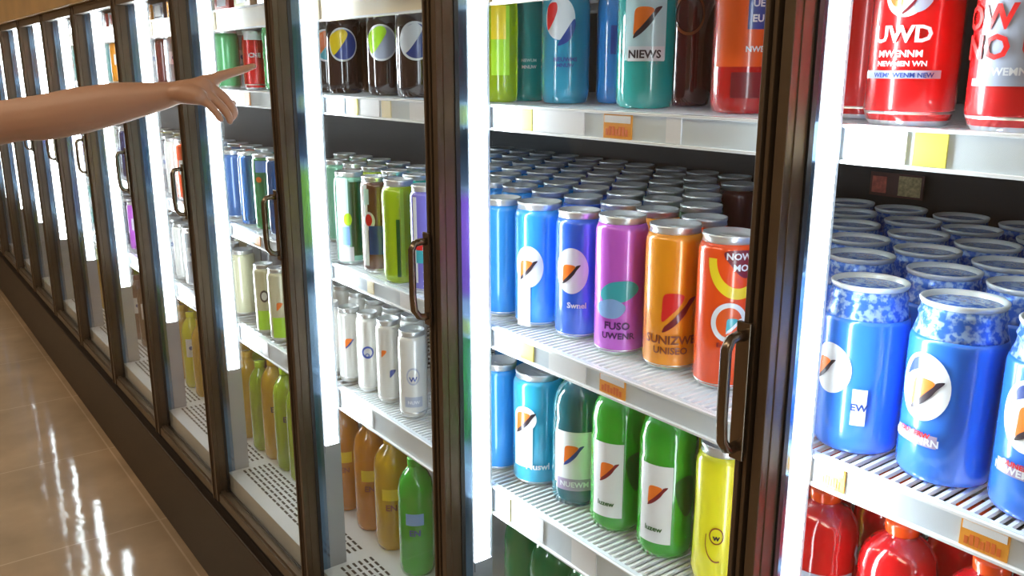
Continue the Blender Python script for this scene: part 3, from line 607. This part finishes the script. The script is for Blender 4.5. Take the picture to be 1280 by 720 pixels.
# ---------------------------------------------------------------- the shopper pointing at the fourth bay
def Q(l, d, z): return RH * l + FH * d + Vector((0, 0, z + EYE))      # right of the eye, ahead of the eye, above the eye
SKIN = nm('skin')[0]; _n = SKIN.node_tree; _b = _n.nodes['Principled BSDF']
_b.inputs['Base Color'].default_value = (.50, .285, .19, 1); _b.inputs['Roughness'].default_value = .5
_b.inputs['Subsurface Weight'].default_value = .08; _b.inputs['Subsurface Radius'].default_value = (.012, .004, .002)
def body_mesh(name, chains, mat, voxel, parent, smooth_it=6, extra=()):
    bmb = MB()
    for pts, rad, sq in chains:
        # resample with catmull-rom
        n = 6; P_ = [Vector(p) for p in pts]; out = []; ro = []
        for i in range(len(P_) - 1):
            p0, p1, p2, p3 = P_[max(i - 1, 0)], P_[i], P_[i + 1], P_[min(i + 2, len(P_) - 1)]
            for k in range(n):
                t = k / n; out.append(.5 * ((2 * p1) + (p2 - p0) * t + (2 * p0 - 5 * p1 + 4 * p2 - p3) * t * t + (3 * p1 - p0 - 3 * p2 + p3) * t ** 3)); ro.append(rad[i] + (rad[i + 1] - rad[i]) * t)
        out.append(P_[-1]); ro.append(rad[-1])
        d0 = (out[0] - out[1]).normalized(); d1 = (out[-1] - out[-2]).normalized()
        pre = [(out[0] + d0 * ro[0] * q, ro[0] * math.sqrt(max(0.02, 1 - q * q))) for q in (.95, .7, .4)]
        post = [(out[-1] + d1 * ro[-1] * q, ro[-1] * math.sqrt(max(0.02, 1 - q * q))) for q in (.4, .7, .95)]
        out = [p for p, _ in pre] + out + [p for p, _ in post]; ro = [r for _, r in pre] + ro + [r for _, r in post]
        bmb.tube(out, ro, 16, sq)
    for (c, rx, ry, rz) in extra:
        base = len(bmb.v); nu, nv = 20, 12
        for j in range(1, nv):
            for i in range(nu):
                a, p = 2 * PI * i / nu, PI * j / nv
                bmb.v.append(tuple(Vector(c) + RH * (rx * math.cos(a) * math.sin(p)) + FH * (ry * math.sin(a) * math.sin(p)) + Vector((0, 0, rz * math.cos(p)))))
        t0 = len(bmb.v); bmb.v += [tuple(Vector(c) + Vector((0, 0, rz))), tuple(Vector(c) - Vector((0, 0, rz)))]
        for j in range(nv - 2):
            for i in range(nu):
                i2 = (i + 1) % nu; bmb.f.append((base + j * nu + i, base + (j + 1) * nu + i, base + (j + 1) * nu + i2, base + j * nu + i2))
        for i in range(nu):
            i2 = (i + 1) % nu; bmb.f.append((t0, base + i, base + i2)); bmb.f.append((t0 + 1, base + (nv - 2) * nu + i2, base + (nv - 2) * nu + i))
    me = bpy.data.meshes.new(name)
    org = parent.location
    me.from_pydata([tuple(Vector(v) - org) for v in bmb.v], [], bmb.f); me.materials.append(mat)
    bm = bmesh.new(); bm.from_mesh(me); bmesh.ops.recalc_face_normals(bm, faces=bm.faces[:]); bm.to_mesh(me); bm.free()
    o = link(bpy.data.objects.new(name, me), parent)
    r = o.modifiers.new('join', 'REMESH'); r.mode = 'VOXEL'; r.voxel_size = voxel; r.use_smooth_shade = True
    if smooth_it:
        s = o.modifiers.new('soften', 'SMOOTH'); s.iterations = smooth_it; s.factor = .5
    return o
D = 1.6
pc = Q(-1.33, 1.62, -EYE); person = empty('person', pc, 'person in a dark shirt stretching a bare arm to point at a cooler door', 'person')
chains = []
# arm: shoulder, elbow, forearm, wrist
chains.append(([Q(-1.20, 1.60, -.150), Q(-1.05, 1.60, -.118), Q(-.90, 1.60, -.092), Q(-.84, 1.60, -.086), Q(-.775, 1.60, -.074), Q(-.70, 1.60, -.060), Q(-.64, 1.60, -.051), Q(-.600, 1.60, -.043), Q(-.575, 1.60, -.040)],
               [.052, .044, .038, .041, .0415, .036, .0265, .0205, .022], 1.0))
# palm, flattened
chains.append(([Q(-.60, 1.595, -.043), Q(-.575, 1.59, -.040), Q(-.550, 1.59, -.034)], [.013, .021, .019], 1.0))
chains.append(([Q(-.60, 1.610, -.042), Q(-.575, 1.615, -.038), Q(-.548, 1.620, -.028)], [.012, .020, .018], 1.0))
chains.append(([Q(-.605, 1.592, -.044), Q(-.572, 1.570, -.044), Q(-.548, 1.560, -.048)], [.012, .018, .016], 1.0))
# index, stretched
chains.append(([Q(-.550, 1.622, -.024), Q(-.522, 1.628, -.0125), Q(-.492, 1.632, -.004), Q(-.468, 1.634, .0035)], [.0125, .0095, .0080, .0060], 1.0))
# middle, ring, little fingers drooping and bent
chains.append(([Q(-.548, 1.603, -.032), Q(-.518, 1.604, -.050), Q(-.500, 1.600, -.076), Q(-.506, 1.594, -.090)], [.0120, .0092, .0080, .0068], 1.0))
chains.append(([Q(-.548, 1.583, -.040), Q(-.525, 1.580, -.056), Q(-.505, 1.577, -.078), Q(-.500, 1.574, -.092)], [.0115, .0090, .0078, .0065], 1.0))
chains.append(([Q(-.548, 1.562, -.048), Q(-.530, 1.558, -.062), Q(-.516, 1.556, -.078), Q(-.510, 1.555, -.088)], [.0105, .0080, .0070, .0060], 1.0))
# thumb on the far side of the palm
chains.append(([Q(-.585, 1.622, -.046), Q(-.562, 1.642, -.056), Q(-.540, 1.652, -.062), Q(-.518, 1.656, -.064)], [.0150, .0120, .0100, .0078], 1.0))
# neck, shoulders, other arm
chains.append(([Q(-1.33, 1.62, -.22), Q(-1.325, 1.62, -.10), Q(-1.315, 1.62, .0)], [.075, .058, .055], 1.0))
chains.append(([Q(-1.22, 1.60, -.15), Q(-1.33, 1.62, -.17), Q(-1.38, 1.80, -.19)], [.06, .09, .06], 1.0))
chains.append(([Q(-1.38, 1.80, -.19), Q(-1.41, 1.84, -.45), Q(-1.36, 1.84, -.70), Q(-1.35, 1.84, -.80)], [.055, .043, .030, .030], 1.0))
for q in range(4):
    chains.append(([Q(-1.36 + q * .016, 1.835, -.78), Q(-1.355 + q * .018, 1.835, -.84), Q(-1.35 + q * .017, 1.830, -.885)], [.011, .009, .007], 1.0))
chains.append(([Q(-1.33, 1.84, -.76), Q(-1.305, 1.835, -.80), Q(-1.30, 1.83, -.835)], [.012, .010, .008], 1.0))
ex = [(Q(-1.30, 1.62, .10), .095, .075, .118), (Q(-1.275, 1.62, .045), .065, .055, .06), (Q(-1.205, 1.62, .085), .018, .013, .02),
      (Q(-1.31, 1.545, .095), .018, .012, .03), (Q(-1.31, 1.695, .095), .018, .012, .03), (Q(-1.34, 1.66, -.35), .11, .17, .26), (Q(-1.34, 1.66, -.66), .11, .16, .17)]
for sgn in (-1, 1):
    chains.append(([Q(-1.34, 1.66 + sgn * .085, -.72), Q(-1.33, 1.66 + sgn * .09, -1.17), Q(-1.355, 1.66 + sgn * .09, -1.57)], [.085, .055, .040], 1.0))
    chains.append(([Q(-1.36, 1.66 + sgn * .09, -1.622), Q(-1.24, 1.66 + sgn * .10, -1.628), Q(-1.16, 1.66 + sgn * .105, -1.634)], [.034, .032, .024], 1.0))
body = body_mesh('body', chains, SKIN, .0030, person, 10, ex)
SHIRT = pbr('charcoal_cotton', (.03, .03, .04), .8, 0, 0, .3, 0, .2, .3, 120); JEAN = pbr('denim', (.03, .05, .12), .8, 0, 0, .3, 0, .3, .3, 200); HAIR = pbr('dark_hair', (.02, .013, .01), .5, 0, 0, .5, 0, .3, .6, 150)
body_mesh('shirt', [([Q(-1.21, 1.60, -.152), Q(-1.12, 1.60, -.133)], [.064, .058], 1), ([Q(-1.38, 1.80, -.19), Q(-1.40, 1.83, -.33)], [.066, .058], 1), ([Q(-1.20, 1.60, -.16), Q(-1.33, 1.63, -.20), Q(-1.38, 1.80, -.20)], [.068, .10, .068], 1)], SHIRT, .008, person, 4,
          [(Q(-1.34, 1.66, -.36), .122, .182, .27), (Q(-1.34, 1.66, -.60), .125, .175, .16)])
body_mesh('trousers', [([Q(-1.34, 1.66 + s * .085, -.72), Q(-1.33, 1.66 + s * .09, -1.17), Q(-1.355, 1.66 + s * .09, -1.56)], [.098, .072, .062], 1) for s in (-1, 1)], JEAN, .009, person, 4, [(Q(-1.34, 1.66, -.70), .12, .17, .13)])
body_mesh('hair', [], HAIR, .007, person, 2, [(Q(-1.325, 1.62, .13), .098, .088, .108)])
for sgn in (-1, 1):
    body_mesh('shoe', [([Q(-1.375, 1.66 + sgn * .09, -1.610), Q(-1.24, 1.66 + sgn * .10, -1.614), Q(-1.15, 1.66 + sgn * .105, -1.618)], [.044, .044, .036], 1)], pbr('black_shoe', (.02, .02, .02), .4), .006, person, 3)
